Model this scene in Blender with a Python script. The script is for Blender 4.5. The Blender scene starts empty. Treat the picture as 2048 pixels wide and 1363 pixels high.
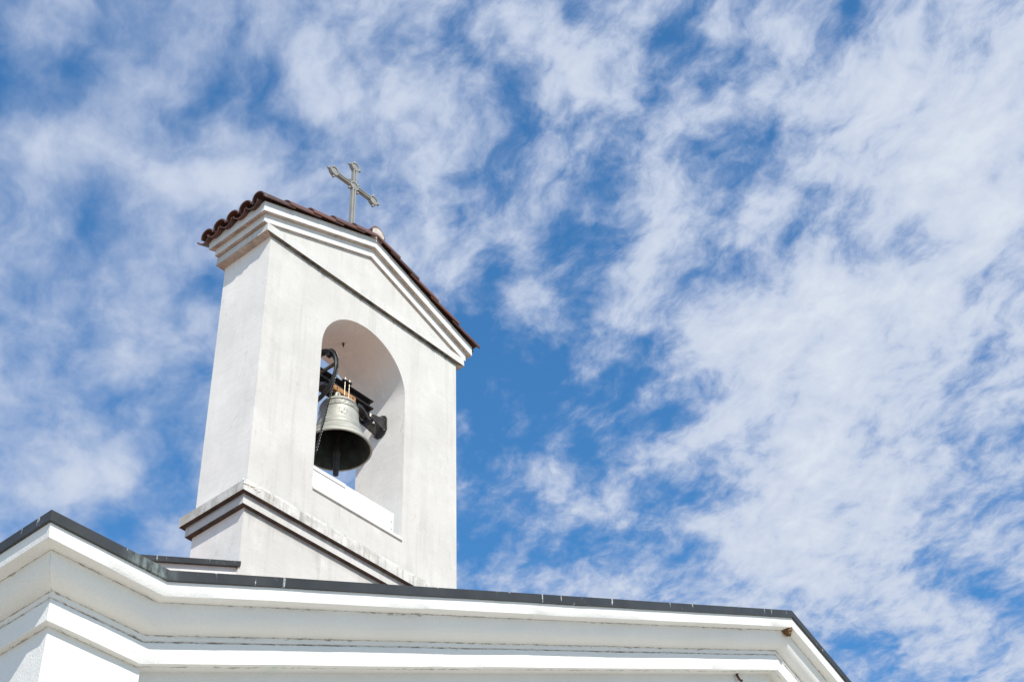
import bpy, bmesh, math, random
from mathutils import Vector, Matrix
random.seed(7)
R = math.radians
scene = bpy.context.scene
COL = scene.collection

# ------------------------------------------------------------------ camera
ZO = 9.80                      # height of the bell-niche cornice line above the ground
CAM = (-7.14126, -9.02291, -8.18331 + ZO)
yaw, pitch, roll = R(40.23392), R(41.04596), R(-1.85288)
FPX = 3314.38                  # focal length in pixels of a 2048-pixel-wide frame
Fv = Vector((math.cos(pitch)*math.cos(yaw), math.cos(pitch)*math.sin(yaw), math.sin(pitch)))
Rv = Vector((math.sin(yaw), -math.cos(yaw), 0)); Uv = Rv.cross(Fv)
R2 = math.cos(roll)*Rv + math.sin(roll)*Uv; U2 = -math.sin(roll)*Rv + math.cos(roll)*Uv
cd = bpy.data.cameras.new('camera'); cam = bpy.data.objects.new('camera', cd); COL.objects.link(cam)
cam.matrix_world = Matrix.Translation(CAM) @ Matrix((R2, U2, -Fv)).transposed().to_4x4()
cd.sensor_width = 36.0; cd.lens = FPX/2048*36.0
cd.clip_start = 0.05; cd.clip_end = 3000
scene.camera = cam

# ------------------------------------------------------------------ light
SUN = Vector((-1.0, -2.25, 2.32)).normalized()
sl = bpy.data.lights.new('sun', 'SUN'); sl.energy = 4.9; sl.angle = R(0.53); sl.color = (1.0, 0.945, 0.865)
so = bpy.data.objects.new('sun', sl); COL.objects.link(so); so.location = (-10, -25, 30)
so.rotation_euler = SUN.to_track_quat('Z', 'Y').to_euler()
scene.view_settings.view_transform = 'Standard'; scene.view_settings.look = 'None'
scene.view_settings.gamma = 1.0; scene.view_settings.use_curve_mapping = False
scene.view_settings.exposure = 0.2
scene.cycles.max_bounces = 8; scene.cycles.diffuse_bounces = 5

SKY = 0.15
# cloud banks on a flat layer overhead: centre u, v (= direction xy / z), angle, radii, density
CLOUDS = [(0.389,0.831,2.84,0.088,0.063,-0.45), (0.524,0.893,1.41,0.075,0.046,-0.45), (0.524,0.947,1.06,0.063,0.041,0.1), (0.41,0.764,1.17,0.131,0.026,-0.25),
 (0.482,0.692,-1.9,0.088,0.022,-0.4), (0.518,0.675,-1.92,0.079,0.017,-0.3), (0.57,0.533,2.29,0.045,0.037,-0.5), (0.611,0.52,2.34,0.03,0.024,-0.3),
 (0.685,0.567,0.72,0.064,0.028,-0.6), (0.691,0.612,1.45,0.046,0.029,-0.5), (0.557,0.701,1.28,0.048,0.035,-0.35), (0.529,0.996,1.07,0.079,0.05,-0.3),
 (0.615,1.061,1.03,0.087,0.054,-0.35), (0.7,1.035,1.71,0.11,0.051,-0.35), (0.787,1.102,0.9,0.1,0.044,-0.65), (0.82,1.231,-1.82,0.126,0.048,-0.7),
 (0.631,0.877,1.15,0.046,0.038,-0.5), (0.839,0.76,0.74,0.151,0.036,-0.55), (0.913,0.764,0.68,0.117,0.084,-0.6), (0.978,0.782,-2.17,0.108,0.066,-0.55),
 (0.962,0.846,0.73,0.143,0.059,-0.55), (0.894,0.681,1.28,0.061,0.049,0.15), (0.799,0.687,0.73,0.076,0.026,-0.4), (0.88,0.657,0.68,0.093,0.04,-0.5),
 (0.813,0.608,-2.5,0.061,0.043,-0.65), (0.774,0.538,-2.14,0.061,0.041,-0.55), (0.733,0.464,-2.11,0.095,0.027,-0.6), (0.691,0.415,-1.96,0.051,0.026,-0.5),
 (0.821,0.455,1.61,0.067,0.043,-0.6), (0.929,0.566,-2,0.065,0.032,-0.45), (0.755,0.41,-1.72,0.049,0.029,-0.4), (0.765,0.377,-1.72,0.048,0.029,-0.15),
 (0.908,0.428,1.5,0.048,0.025,-0.45), (0.966,0.421,0.64,0.06,0.022,-0.4), (0.765,0.304,3.01,0.029,0.024,-0.65), (0.787,0.332,-2.01,0.059,0.027,-0.35),
 (0.989,0.705,-2.36,0.097,0.061,-0.55), (1.048,0.777,0.64,0.097,0.059,-0.5), (1.055,0.701,-2.1,0.093,0.04,-0.35), (1.17,0.796,-2.02,0.084,0.04,-0.6),
 (1.162,0.911,2.53,0.086,0.075,-0.6), (1.262,0.833,-2.84,0.081,0.045,-0.55), (1.199,0.746,1.42,0.068,0.048,-0.4), (1.56,0.635,3.14,0.119,0.042,-0.5),
 (1.615,0.8,-2.54,0.128,0.066,-0.4), (1.182,0.424,-2.08,0.078,0.03,-0.3), (1.39,0.563,-2.29,0.119,0.051,-0.2), (1.102,1.001,0.74,0.172,0.043,-0.6),
 (0.54,0.712,0.95,0.063,0.047,-0.2), (0.862,0.819,0.76,0.087,0.037,-0.5), (1.016,0.908,0.73,0.103,0.061,-0.5), (0.661,1.177,2.25,0.087,0.047,-0.15),
 (0.381,0.781,1.16,0.08,0.058,-0.1), (0.607,0.678,2.12,0.049,0.043,-0.2), (0.655,0.692,0.82,0.068,0.049,-0.1), (0.648,0.491,2.65,0.094,0.066,0.6),
 (0.557,0.626,0.85,0.11,0.077,0.35), (0.614,0.601,3.11,0.084,0.068,0.35), (0.706,0.494,0.38,0.052,0.047,0.35), (0.513,0.813,2.71,0.103,0.062,0.35),
 (0.56,0.794,2.16,0.074,0.056,0.3), (0.582,0.746,2.1,0.066,0.055,0.3), (0.445,0.862,1.53,0.071,0.058,0.2), (0.735,0.548,1.6,0.096,0.036,0.3),
 (0.777,0.486,-2.17,0.112,0.03,0.45), (0.789,0.389,1.55,0.064,0.035,0.5), (0.871,0.377,-2.12,0.081,0.058,0.5), (0.879,0.276,0.45,0.239,0.115,0.6),
 (0.949,0.349,2.94,0.154,0.125,0.5), (1.066,0.363,0.46,0.259,0.111,0.5), (0.878,0.476,0.54,0.083,0.05,0.5), (1.044,0.462,2.57,0.139,0.103,0.5),
 (1.076,0.548,0.2,0.165,0.134,0.65), (1.199,0.641,0.55,0.285,0.129,0.65), (1.324,0.713,0.39,0.174,0.125,0.5), (1.285,0.549,0.43,0.274,0.157,0.4),
 (0.997,0.571,-2.15,0.103,0.066,0.3), (1.112,0.733,-1.81,0.109,0.041,0.45), (1.052,0.876,1.91,0.063,0.042,0.35), (1.256,0.925,0.6,0.081,0.055,0.5),
 (1.243,0.785,0.51,0.075,0.052,0.35), (1.367,0.808,0.18,0.127,0.107,0.45), (1.451,0.705,2.96,0.182,0.148,0.35), (1.651,0.713,0.1,0.174,0.131,0.35),
 (0.708,0.383,2.48,0.061,0.047,0.45), (0.757,0.344,0.04,0.051,0.043,0.2), (0.711,1.219,2.08,0.132,0.099,0.35), (0.741,1.163,1.16,0.086,0.067,0.3),
 (0.657,1.027,1.94,0.149,0.08,0.25), (0.56,1.039,1.06,0.083,0.052,0.3), (0.723,0.705,0.79,0.085,0.068,0.35), (0.784,0.721,0.75,0.077,0.044,0.35),
 (0.837,0.674,0.42,0.074,0.032,0.22), (0.793,0.647,0.7,0.049,0.026,0.3), (0.859,0.567,1.02,0.082,0.062,0.35), (0.91,0.624,0.82,0.07,0.051,0.3),
 (0.958,0.716,1.65,0.05,0.03,0.35), (1.062,0.763,-2.09,0.053,0.03,0.2), (1.109,0.86,0.5,0.071,0.062,0.3), (0.841,1.144,1.34,0.134,0.048,0.2),
 (0.786,1.253,1.21,0.075,0.059,0.2), (0.612,0.907,1.25,0.079,0.067,0.25)]


world = bpy.data.worlds.new('World'); scene.world = world; world.use_nodes = True
def build_world():
    nt = world.node_tree; N = nt.nodes; L = nt.links; N.clear()
    def n(t, **k):
        x = N.new(t)
        for a, b in k.items(): setattr(x, a, b)
        return x
    def m(op, a, b=None, c=None, clamp=False):
        x = n('ShaderNodeMath', operation=op, use_clamp=clamp)
        for i, v in enumerate((a, b, c)):
            if v is None: continue
            if isinstance(v, (int, float)): x.inputs[i].default_value = v
            else: L.new(v, x.inputs[i])
        return x.outputs[0]
    out = n('ShaderNodeOutputWorld'); bg = n('ShaderNodeBackground'); L.new(bg.outputs[0], out.inputs[0])
    sky = n('ShaderNodeTexSky', sky_type='NISHITA'); sky.sun_disc = False
    sky.sun_elevation = math.asin(SUN.z); sky.sun_rotation = math.atan2(SUN.x, SUN.y)
    sky.altitude = 0; sky.air_density = 1.0; sky.dust_density = 0.25; sky.ozone_density = 3.0
    tc = n('ShaderNodeTexCoord'); sep = n('ShaderNodeSeparateXYZ'); L.new(tc.outputs['Generated'], sep.inputs[0])
    zc = m('MAXIMUM', sep.outputs['Z'], 0.06)
    comb = n('ShaderNodeCombineXYZ')
    L.new(m('DIVIDE', sep.outputs['X'], zc), comb.inputs[0]); L.new(m('DIVIDE', sep.outputs['Y'], zc), comb.inputs[1])
    uv = comb.outputs[0]
    # slight warp of the layer
    def noise(vec, scale, detail, rough=0.55, dist=0.0, lac=2.0):
        x = n('ShaderNodeTexNoise'); x.inputs['Scale'].default_value = scale; x.inputs['Detail'].default_value = detail
        x.inputs['Roughness'].default_value = rough; x.inputs['Distortion'].default_value = dist; x.inputs['Lacunarity'].default_value = lac
        L.new(vec, x.inputs['Vector']); return x
    w1 = noise(uv, 9, 3)
    sub = n('ShaderNodeVectorMath', operation='SUBTRACT'); L.new(w1.outputs['Color'], sub.inputs[0]); sub.inputs[1].default_value = (.5, .5, .5)
    sc = n('ShaderNodeVectorMath', operation='SCALE'); L.new(sub.outputs[0], sc.inputs[0]); sc.inputs['Scale'].default_value = 0.055
    add = n('ShaderNodeVectorMath', operation='ADD'); L.new(uv, add.inputs[0]); L.new(sc.outputs[0], add.inputs[1])
    wuv = add.outputs[0]
    acc = 0.50
    for (u, v, an, ru, rv, amp) in CLOUDS:
        mp = n('ShaderNodeMapping', vector_type='TEXTURE'); L.new(wuv, mp.inputs[0])
        mp.inputs['Location'].default_value = (u, v, 0); mp.inputs['Rotation'].default_value = (0, 0, an)
        mp.inputs['Scale'].default_value = (ru*1.35, rv*1.35, 1)
        g = n('ShaderNodeTexGradient', gradient_type='QUADRATIC_SPHERE'); L.new(mp.outputs[0], g.inputs[0])
        acc = m('MULTIPLY_ADD', g.outputs['Fac'], amp*(.92 if amp < 0 else .98), acc)
    # wisps: streaks drawn out along the wind
    ms = n('ShaderNodeMapping', vector_type='TEXTURE'); L.new(wuv, ms.inputs[0]); ms.inputs['Rotation'].default_value = (0, 0, 1.02); ms.inputs['Scale'].default_value = (1.30, .88, 1)
    s1 = noise(ms.outputs[0], 17, 9, 0.55, 0.0)
    s2 = noise(ms.outputs[0], 52, 7, 0.62, 0.0)
    lean = n('ShaderNodeMapRange', interpolation_type='SMOOTHSTEP')      # the rippled sheet lies to the right, soft veil to the left
    L.new(m('SUBTRACT', sep.outputs['X'], sep.outputs['Y']), lean.inputs[0])
    lean.inputs[1].default_value = -.30; lean.inputs[2].default_value = .20; lean.inputs[3].default_value = .30; lean.inputs[4].default_value = 1.2
    d = m('ADD', acc, m('MULTIPLY', m('SUBTRACT', s1.outputs[0], .5), m('MULTIPLY_ADD', lean.outputs[0], .85, 1.15)))
    d = m('ADD', d, m('MULTIPLY', m('SUBTRACT', s2.outputs[0], .5), lean.outputs[0]))
    mr = n('ShaderNodeMapRange', interpolation_type='SMOOTHSTEP'); L.new(d, mr.inputs[0])
    mr.inputs[1].default_value = -0.10; mr.inputs[2].default_value = 1.05; mr.inputs[3].default_value = 0.0; mr.inputs[4].default_value = 1.0
    # cloud brightness grows where the bank is thick
    cr = n('ShaderNodeMapRange'); L.new(d, cr.inputs[0]); cr.inputs[1].default_value = 0.2; cr.inputs[2].default_value = 1.6
    ccol = n('ShaderNodeMix', data_type='RGBA'); L.new(cr.outputs[0], ccol.inputs[0])
    ccol.inputs[6].default_value = (0.36/SKY, 0.44/SKY, 0.63/SKY, 1); ccol.inputs[7].default_value = (0.61/SKY, 0.665/SKY, 0.75/SKY, 1)
    # clear-sky blue, a touch deeper than the model's
    hs = n('ShaderNodeMix', data_type='RGBA', blend_type='MULTIPLY'); hs.inputs[0].default_value = 1
    L.new(sky.outputs[0], hs.inputs[6]); hs.inputs[7].default_value = (0.45, 0.94, 1.18, 1)
    mx = n('ShaderNodeMix', data_type='RGBA'); L.new(mr.outputs[0], mx.inputs[0]); L.new(hs.outputs[2], mx.inputs[6]); L.new(ccol.outputs[2], mx.inputs[7])
    L.new(mx.outputs[2], bg.inputs[0]); bg.inputs[1].default_value = SKY
build_world()

# ------------------------------------------------------------------ materials
MATS = {}
class Mat:
    def __init__(s, name, rough=0.85, metal=0.0, spec=0.3):
        s.m = bpy.data.materials.new(name); s.m.use_nodes = True; s.nt = s.m.node_tree; s.N = s.nt.nodes; s.L = s.nt.links
        s.b = s.N['Principled BSDF']; s.b.inputs['Roughness'].default_value = rough; s.b.inputs['Metallic'].default_value = metal
        s.b.inputs['Specular IOR Level'].default_value = spec
        s.tc = s.N.new('ShaderNodeTexCoord'); s.obj = s.tc.outputs['Object']; s.uv = s.tc.outputs['UV']
    def map(s, vec, scale=(1,1,1), loc=(0,0,0), rot=(0,0,0)):
        x = s.N.new('ShaderNodeMapping'); s.L.new(vec, x.inputs[0]); x.inputs['Scale'].default_value = scale
        x.inputs['Location'].default_value = loc; x.inputs['Rotation'].default_value = rot; return x.outputs[0]
    def noise(s, vec, scale, detail=4, rough=0.55, dist=0.0):
        x = s.N.new('ShaderNodeTexNoise'); s.L.new(vec, x.inputs['Vector']); x.inputs['Scale'].default_value = scale
        x.inputs['Detail'].default_value = detail; x.inputs['Roughness'].default_value = rough; x.inputs['Distortion'].default_value = dist
        return x.outputs[0]
    def ramp(s, f, a, b, lo=0.0, hi=1.0):
        x = s.N.new('ShaderNodeMapRange'); x.interpolation_type = 'SMOOTHSTEP'; s.L.new(f, x.inputs[0])
        for i, v in zip((1,2,3,4), (a,b,lo,hi)): x.inputs[i].default_value = v
        return x.outputs[0]
    def math(s, op, a, b=None, clamp=False):
        x = s.N.new('ShaderNodeMath'); x.operation = op; x.use_clamp = clamp
        for i, v in enumerate((a, b)):
            if v is None: continue
            if isinstance(v, (int, float)): x.inputs[i].default_value = v
            else: s.L.new(v, x.inputs[i])
        return x.outputs[0]
    def mix(s, f, a, b, blend='MIX'):
        x = s.N.new('ShaderNodeMix'); x.data_type = 'RGBA'; x.blend_type = blend
        for i, v in ((0,f),(6,a),(7,b)):
            if isinstance(v, (int, float)): x.inputs[i].default_value = v
            elif isinstance(v, tuple): x.inputs[i].default_value = tuple(v) + (1,) if len(v) == 3 else v
            else: s.L.new(v, x.inputs[i])
        return x.outputs[2]
    def attr(s, name):
        x = s.N.new('ShaderNodeAttribute'); x.attribute_name = name; return x.outputs['Fac']
    def sep(s, vec):
        x = s.N.new('ShaderNodeSeparateXYZ'); s.L.new(vec, x.inputs[0]); return x.outputs
    def color(s, c):
        if isinstance(c, tuple): s.b.inputs['Base Color'].default_value = c + (1,)
        else: s.L.new(c, s.b.inputs['Base Color'])
    def bump(s, h, strength=0.3, dist=0.01):
        x = s.N.new('ShaderNodeBump'); x.inputs['Strength'].default_value = strength; x.inputs['Distance'].default_value = dist
        s.L.new(h, x.inputs['Height'])
        cur = s.b.inputs['Normal'].links
        if cur: s.L.new(cur[0].from_socket, x.inputs['Normal'])
        s.L.new(x.outputs[0], s.b.inputs['Normal'])

def m_facade(name, creases):
    """rough white wall paint; cobweb dirt in the corners of the mouldings (UV: u along, v down the profile)"""
    q = Mat(name, 0.95, spec=0.2)
    col = q.mix(q.ramp(q.noise(q.obj, 2.2, 5), .35, .7), (.755, .745, .715), (.715, .705, .67))
    col = q.mix(q.ramp(q.noise(q.obj, 90, 2), .3, .7, 0, .5), col, (.69, .68, .65))
    if creases:
        u, v, _ = q.sep(q.uv)
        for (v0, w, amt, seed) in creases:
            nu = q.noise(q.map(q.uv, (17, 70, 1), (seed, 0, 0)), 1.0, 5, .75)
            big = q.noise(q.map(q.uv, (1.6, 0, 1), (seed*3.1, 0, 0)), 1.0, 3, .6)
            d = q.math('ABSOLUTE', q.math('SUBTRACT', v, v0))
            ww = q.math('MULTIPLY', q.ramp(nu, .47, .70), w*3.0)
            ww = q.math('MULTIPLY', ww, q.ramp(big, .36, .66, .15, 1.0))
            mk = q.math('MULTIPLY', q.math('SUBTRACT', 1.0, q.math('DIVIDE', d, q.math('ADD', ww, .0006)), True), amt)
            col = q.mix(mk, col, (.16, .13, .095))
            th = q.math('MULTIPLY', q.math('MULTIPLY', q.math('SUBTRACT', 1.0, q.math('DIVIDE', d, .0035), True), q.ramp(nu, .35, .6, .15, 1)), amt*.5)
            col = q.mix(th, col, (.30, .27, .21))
        # thin old drip marks across the rounded moulding
        dr = q.noise(q.map(q.uv, (7, .7, 1)), 1.0, 3, .75)
        drm = q.math('MULTIPLY', q.ramp(dr, .595, .66), q.math('MULTIPLY', q.ramp(v, .13, .16), q.ramp(v, .33, .30)))
        col = q.mix(q.math('MULTIPLY', drm, .55), col, (.45, .42, .34))
        # green copper run-off and its faint wash, where the copings meet
        gx, gy, gz = q.sep(q.obj)
        def blob(cx, cz, rx, rz):
            a = q.math('DIVIDE', q.math('SUBTRACT', gx, cx), rx); c = q.math('DIVIDE', q.math('SUBTRACT', gz, cz), rz)
            r = q.math('SQRT', q.math('ADD', q.math('MULTIPLY', a, a), q.math('MULTIPLY', c, c)))
            r = q.math('ADD', r, q.math('MULTIPLY', q.math('SUBTRACT', q.noise(q.obj, 40, 4, .7), .5), 1.2))
            return q.ramp(r, 1.0, .4)
        col = q.mix(q.math('MULTIPLY', blob(-3.985, -4.705+ZO, .10, .013), .62), col, (.22, .42, .27))
        col = q.mix(q.math('MULTIPLY', blob(-3.97, -4.66+ZO, .12, .04), .22), col, (.42, .62, .50))
    q.color(col)
    q.bump(q.noise(q.obj, 150, 3, .6), .55, .004); q.bump(q.noise(q.obj, 14, 4, .6), .35, .008)
    return q.m

def m_plaster(name, base=(.72,.71,.685), grime=.5, streak=1.0, runs=False):
    """old lime-white render of the bell gable: blotches, rain streaks, hairline dirt"""
    q = Mat(name, 0.95, spec=0.2)
    col = q.mix(q.ramp(q.noise(q.obj, 1.7, 6, .62), .36, .68), base, tuple(c*.90 for c in base))
    st = q.noise(q.map(q.obj, (11, 11, .7)), 1.0, 6, .66)
    col = q.mix(q.ramp(st, .48, .76, 0, .55*streak), col, (base[0]*.72, base[1]*.71, base[2]*.68))
    st2 = q.noise(q.map(q.obj, (55, 55, 2.2)), 1.0, 4, .7)
    col = q.mix(q.ramp(st2, .52, .8, 0, .35*streak), col, (base[0]*.66, base[1]*.64, base[2]*.60))
    sp = q.noise(q.obj, 46, 5, .75)
    gate = q.ramp(q.noise(q.obj, 3.1, 3), .42, .62)
    col = q.mix(q.math('MULTIPLY', q.ramp(sp, .60, .72), q.math('MULTIPLY', gate, grime)), col, (.36, .345, .31))
    if runs:      # mould where water hangs below the neck moulding, run-off above and below the base moulding, dirt and painted shadow under its soffits
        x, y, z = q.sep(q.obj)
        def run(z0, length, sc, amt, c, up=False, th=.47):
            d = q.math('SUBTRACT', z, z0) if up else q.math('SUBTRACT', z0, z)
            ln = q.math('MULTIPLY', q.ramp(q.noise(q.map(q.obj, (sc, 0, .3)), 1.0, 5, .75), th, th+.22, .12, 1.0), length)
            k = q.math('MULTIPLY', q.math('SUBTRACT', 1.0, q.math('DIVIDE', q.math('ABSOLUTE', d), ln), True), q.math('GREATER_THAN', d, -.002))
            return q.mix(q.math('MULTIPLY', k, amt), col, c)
        col = run(1.799, .052, 3, .75, (.15, .14, .13), th=.36)  # band under the upper base soffit: dirt, plus its cast shadow deepened in colour
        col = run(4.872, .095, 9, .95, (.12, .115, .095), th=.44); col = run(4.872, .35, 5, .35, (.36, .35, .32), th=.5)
        col = run(1.699, .060, 3, .75, (.15, .14, .13), th=.36); col = run(1.690, .75, 6, .55, (.33, .325, .30), th=.52); col = run(1.955, .30, 5, .40, (.40, .385, .34), True)  # first band: dirt and painted shadow below the lower soffit; the others are run-off
    wh = q.noise(q.map(q.obj, (1, 1, .6)), 4.0, 7, .72)
    col = q.mix(q.ramp(wh, .50, .72, 0, .42), col, (base[0]*1.17, base[1]*1.17, base[2]*1.18))
    hl = q.math('ABSOLUTE', q.math('SUBTRACT', q.noise(q.map(q.obj, (3, 3, 1.2)), 1.0, 6, .6, .4), .5))
    col = q.mix(q.math('MULTIPLY', q.ramp(hl, .006, .0), q.math('MULTIPLY', gate, .35)), col, (.30, .29, .26))
    q.color(col)
    q.bump(q.noise(q.obj, 120, 3, .6), .5, .004); q.bump(q.noise(q.map(q.obj, (6, 6, 22)), 1.0, 4, .6), .28, .008)
    return q.m

def m_weathered(name):
    """cornice tops: grey lichen and rain run-off"""
    q = Mat(name, 0.95, spec=0.2)
    col = q.mix(q.ramp(q.noise(q.obj, 5, 6, .65), .38, .66), (.60, .59, .555), (.42, .405, .365))
    st = q.noise(q.map(q.obj, (24, 24, 2.0)), 1.0, 5, .7)
    col = q.mix(q.ramp(st, .46, .70, 0, .8), col, (.30, .285, .25))
    col = q.mix(q.ramp(q.noise(q.obj, 38, 5, .75), .60, .74, 0, .85), col, (.17, .165, .14))
    col = q.mix(q.ramp(q.noise(q.obj, 9, 3), .66, .76, 0, .5), col, (.38, .36, .20))
    q.color(col); q.bump(q.noise(q.obj, 60, 5, .7), .8, .006)
    return q.m

def m_soffit(name, c1, c2, spots=.8):
    q = Mat(name, 0.95, spec=0.2)
    col = q.mix(q.ramp(q.noise(q.obj, 7, 6, .7), .35, .68), c1, c2)
    col = q.mix(q.ramp(q.noise(q.obj, 30, 5, .75), .57, .70, 0, spots), col, (.045, .038, .032))
    col = q.mix(q.ramp(q.noise(q.obj, 55, 4, .7), .66, .76, 0, .5), col, (.5, .42, .36))
    q.color(col); q.bump(q.noise(q.obj, 70, 4, .7), .7, .005)
    return q.m

def m_zinc(name, base=(.029,.0305,.030)):
    q = Mat(name, 0.55, .0, .35)
    col = q.mix(q.ramp(q.noise(q.obj, 3, 5, .6), .3, .7), base, tuple(c*1.45 for c in base))
    u, v, _ = q.sep(q.uv)
    dr = q.noise(q.map(q.uv, (30, 5, 1)), 1.0, 2, .6)
    g = q.noise(q.map(q.uv, (1.9, .2, 1), (3, 0, 0)), 1.0, 2, .6)
    brk = q.noise(q.map(q.uv, (60, 130, 1)), 1.0, 2, .6)
    mk = q.math('MULTIPLY', q.math('MULTIPLY', q.ramp(dr, .645, .675), q.ramp(g, .38, .48)), q.ramp(brk, .38, .56))
    col = q.mix(q.math('MULTIPLY', mk, .85), col, (.55, .57, .56))
    # white-green bloom beside the inner corner, u measured from the front left corner
    ub = q.math('ABSOLUTE', q.math('SUBTRACT', u, .47))
    bl = q.math('MULTIPLY', q.ramp(ub, .16, .02), q.ramp(q.noise(q.map(q.uv, (30, 9, 1)), 1.0, 5, .7), .36, .66))
    col = q.mix(q.math('MULTIPLY', bl, .6), col, (.30, .36, .34))
    col = q.mix(q.ramp(q.noise(q.obj, 26, 4, .7), .64, .75, 0, .4), col, (.28, .30, .29))
    q.color(col); q.L.new(q.ramp(q.noise(q.obj, 8, 3), .3, .7, .38, .58), q.b.inputs['Roughness'])
    q.bump(q.noise(q.obj, 6, 3), .12, .01)
    return q.m

def m_tile(name):
    q = Mat(name, 0.55, 0, .4)
    t = q.attr('tint')
    col = q.mix(t, (.064, .030, .022), (.150, .062, .042))
    col = q.mix(q.ramp(q.noise(q.obj, 16, 5, .65), .40, .68, 0, .75), col, (.095, .062, .058))
    col = q.mix(q.ramp(q.noise(q.obj, 45, 4, .7), .60, .75, 0, .6), col, (.035, .022, .020))
    col = q.mix(q.ramp(q.noise(q.obj, 5, 4, .6), .62, .74, 0, .35), col, (.22, .19, .17))
    e = q.attr('edge'); col = q.mix(e, col, (.42, .24, .17))
    q.color(col); q.bump(q.noise(q.obj, 60, 5, .7), .5, .004); q.bump(q.noise(q.obj, 9, 3), .4, .01)
    return q.m

def m_simple(name, c1, c2, rough=.6, metal=0, scale=20, bump=.3, spec=.4, speck=None):
    q = Mat(name, rough, metal, spec)
    col = q.mix(q.ramp(q.noise(q.obj, scale, 5, .65), .35, .68), c1, c2)
    if speck: col = q.mix(q.ramp(q.noise(q.obj, scale*3, 4, .7), .60, .70, 0, speck[1]), col, speck[0])
    q.color(col); q.bump(q.noise(q.obj, scale*4, 4, .6), bump, .003)
    return q.m

def m_bell(name):
    q = Mat(name, .55, .25, .5)
    x, y, z = q.sep(q.obj)
    col = q.mix(q.ramp(q.noise(q.obj, 7, 5, .6), .35, .7), (.40, .395, .345), (.31, .31, .27))
    col = q.mix(q.ramp(q.noise(q.map(q.obj, (16, 16, 3)), 1.0, 5, .7), .55, .75, 0, .5), col, (.30, .33, .29))
    # raised frieze of leaves under the shoulder and two worn figures on the waist
    band = q.math('MULTIPLY', q.ramp(z, .420, .434), q.ramp(z, .494, .482))
    rl = q.math('ABSOLUTE', q.math('SUBTRACT', q.noise(q.obj, 42, 3, .5, .8), .5))
    line = q.ramp(rl, .035, .0)
    def patch(cx, cy, cz, r):
        a = q.math('SUBTRACT', x, cx); b = q.math('SUBTRACT', y, cy); c = q.math('SUBTRACT', z, cz)
        d = q.math('SQRT', q.math('ADD', q.math('ADD', q.math('MULTIPLY', a, a), q.math('MULTIPLY', b, b)), q.math('MULTIPLY', c, c)))
        return q.ramp(d, r, r*.72)
    fig = q.math('ADD', patch(.10, -.175, .325, .070), patch(-.10, -.175, .335, .060), True)
    rel = q.math('MULTIPLY', q.math('ADD', band, q.math('MULTIPLY', fig, .6), True), line)
    col = q.mix(q.math('MULTIPLY', rel, .75), col, (.13, .13, .11))
    q.color(col); q.bump(rel, 1.0, -.006); q.bump(q.noise(q.obj, 60, 4), .2, .003)
    return q.m

M = dict(
    facade=m_facade('white_wall_paint', None),
    cornice=m_facade('cornice_paint', [(.150, .011, .75, 1.7), (.310, .016, .95, 5.2), (.347, .013, 1.0, 9.9), (.512, .012, .85, 14.1)]),
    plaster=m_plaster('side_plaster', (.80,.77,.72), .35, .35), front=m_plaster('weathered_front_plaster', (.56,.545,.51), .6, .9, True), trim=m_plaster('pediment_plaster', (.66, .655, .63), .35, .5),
    weather=m_weathered('lichen_stained_stone'),
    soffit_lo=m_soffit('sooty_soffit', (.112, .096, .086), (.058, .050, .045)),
    soffit_hi=m_soffit('stained_soffit', (.52, .47, .41), (.34, .29, .24), .75),
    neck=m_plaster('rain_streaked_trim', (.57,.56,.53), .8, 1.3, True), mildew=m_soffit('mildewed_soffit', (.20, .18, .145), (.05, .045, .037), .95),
    zinc=m_zinc('zinc_coping'), tile=m_tile('brown_roof_tile'),
    mortar=m_simple('mortar', (.55, .50, .44), (.38, .35, .30), .95, 0, 14, .8, .2),
    whitemortar=m_simple('fresh_mortar', (.80, .79, .75), (.66, .62, .50), .95, 0, 30, 1.0, .2),
    board=m_simple('white_board', (.73, .735, .72), (.69, .695, .68), .5, 0, 3, .05, .3),
    steel=m_simple('black_painted_steel', (.018, .018, .020), (.040, .036, .036), .45, .2, 22, .4, .5, ((.09, .055, .035), .5)),
    oldsteel=m_simple('weathered_steel', (.075, .065, .055), (.12, .105, .09), .5, .4, 25, .4, .5, ((.10, .05, .03), .6)),
    platesteel=m_simple('worn_steel_plate', (.050, .045, .043), (.025, .023, .023), .5, .3, 30, .4, .5, ((.14, .09, .06), .5)),
    zincbolt=m_simple('galvanised_steel', (.42, .38, .30), (.26, .23, .17), .35, .7, 40, .2),
    wood=m_simple('orange_wood', (.40, .20, .075), (.30, .14, .05), .6, 0, 12, .3, .3, ((.20, .09, .03), .5)),
    bell=m_bell('pale_bronze'),
    bellin=m_simple('verdigris_bell_interior', (.016, .016, .014), (.030, .045, .038), .75, .1, 9, .6, .3, ((.045, .085, .07), .55)),
    clapper=m_simple('dark_iron', (.030, .026, .027), (.060, .048, .046), .5, .5, 20, .4),
    cross=m_simple('grey_painted_iron', (.29, .285, .26), (.23, .225, .21), .5, .1, 12, .1, .4),
    chain=m_simple('chain_steel', (.10, .10, .10), (.02, .02, .02), .3, .8, 60, .2),
    nest=m_simple('dried_mud', (.20, .115, .06), (.11, .06, .035), .95, 0, 40, 1.0, .1),
    rust=m_simple('rusty_iron', (.14, .075, .045), (.07, .045, .035), .9, 0, 40, .8, .2),
    roof=m_simple('roof_tile_field', (.36, .115, .06), (.25, .078, .042), .85, 0, 3, .5, .2),
    ground=m_simple('pale_paving', (.46, .42, .345), (.37, .34, .28), .9, 0, .6, .3, .2),
)

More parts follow.
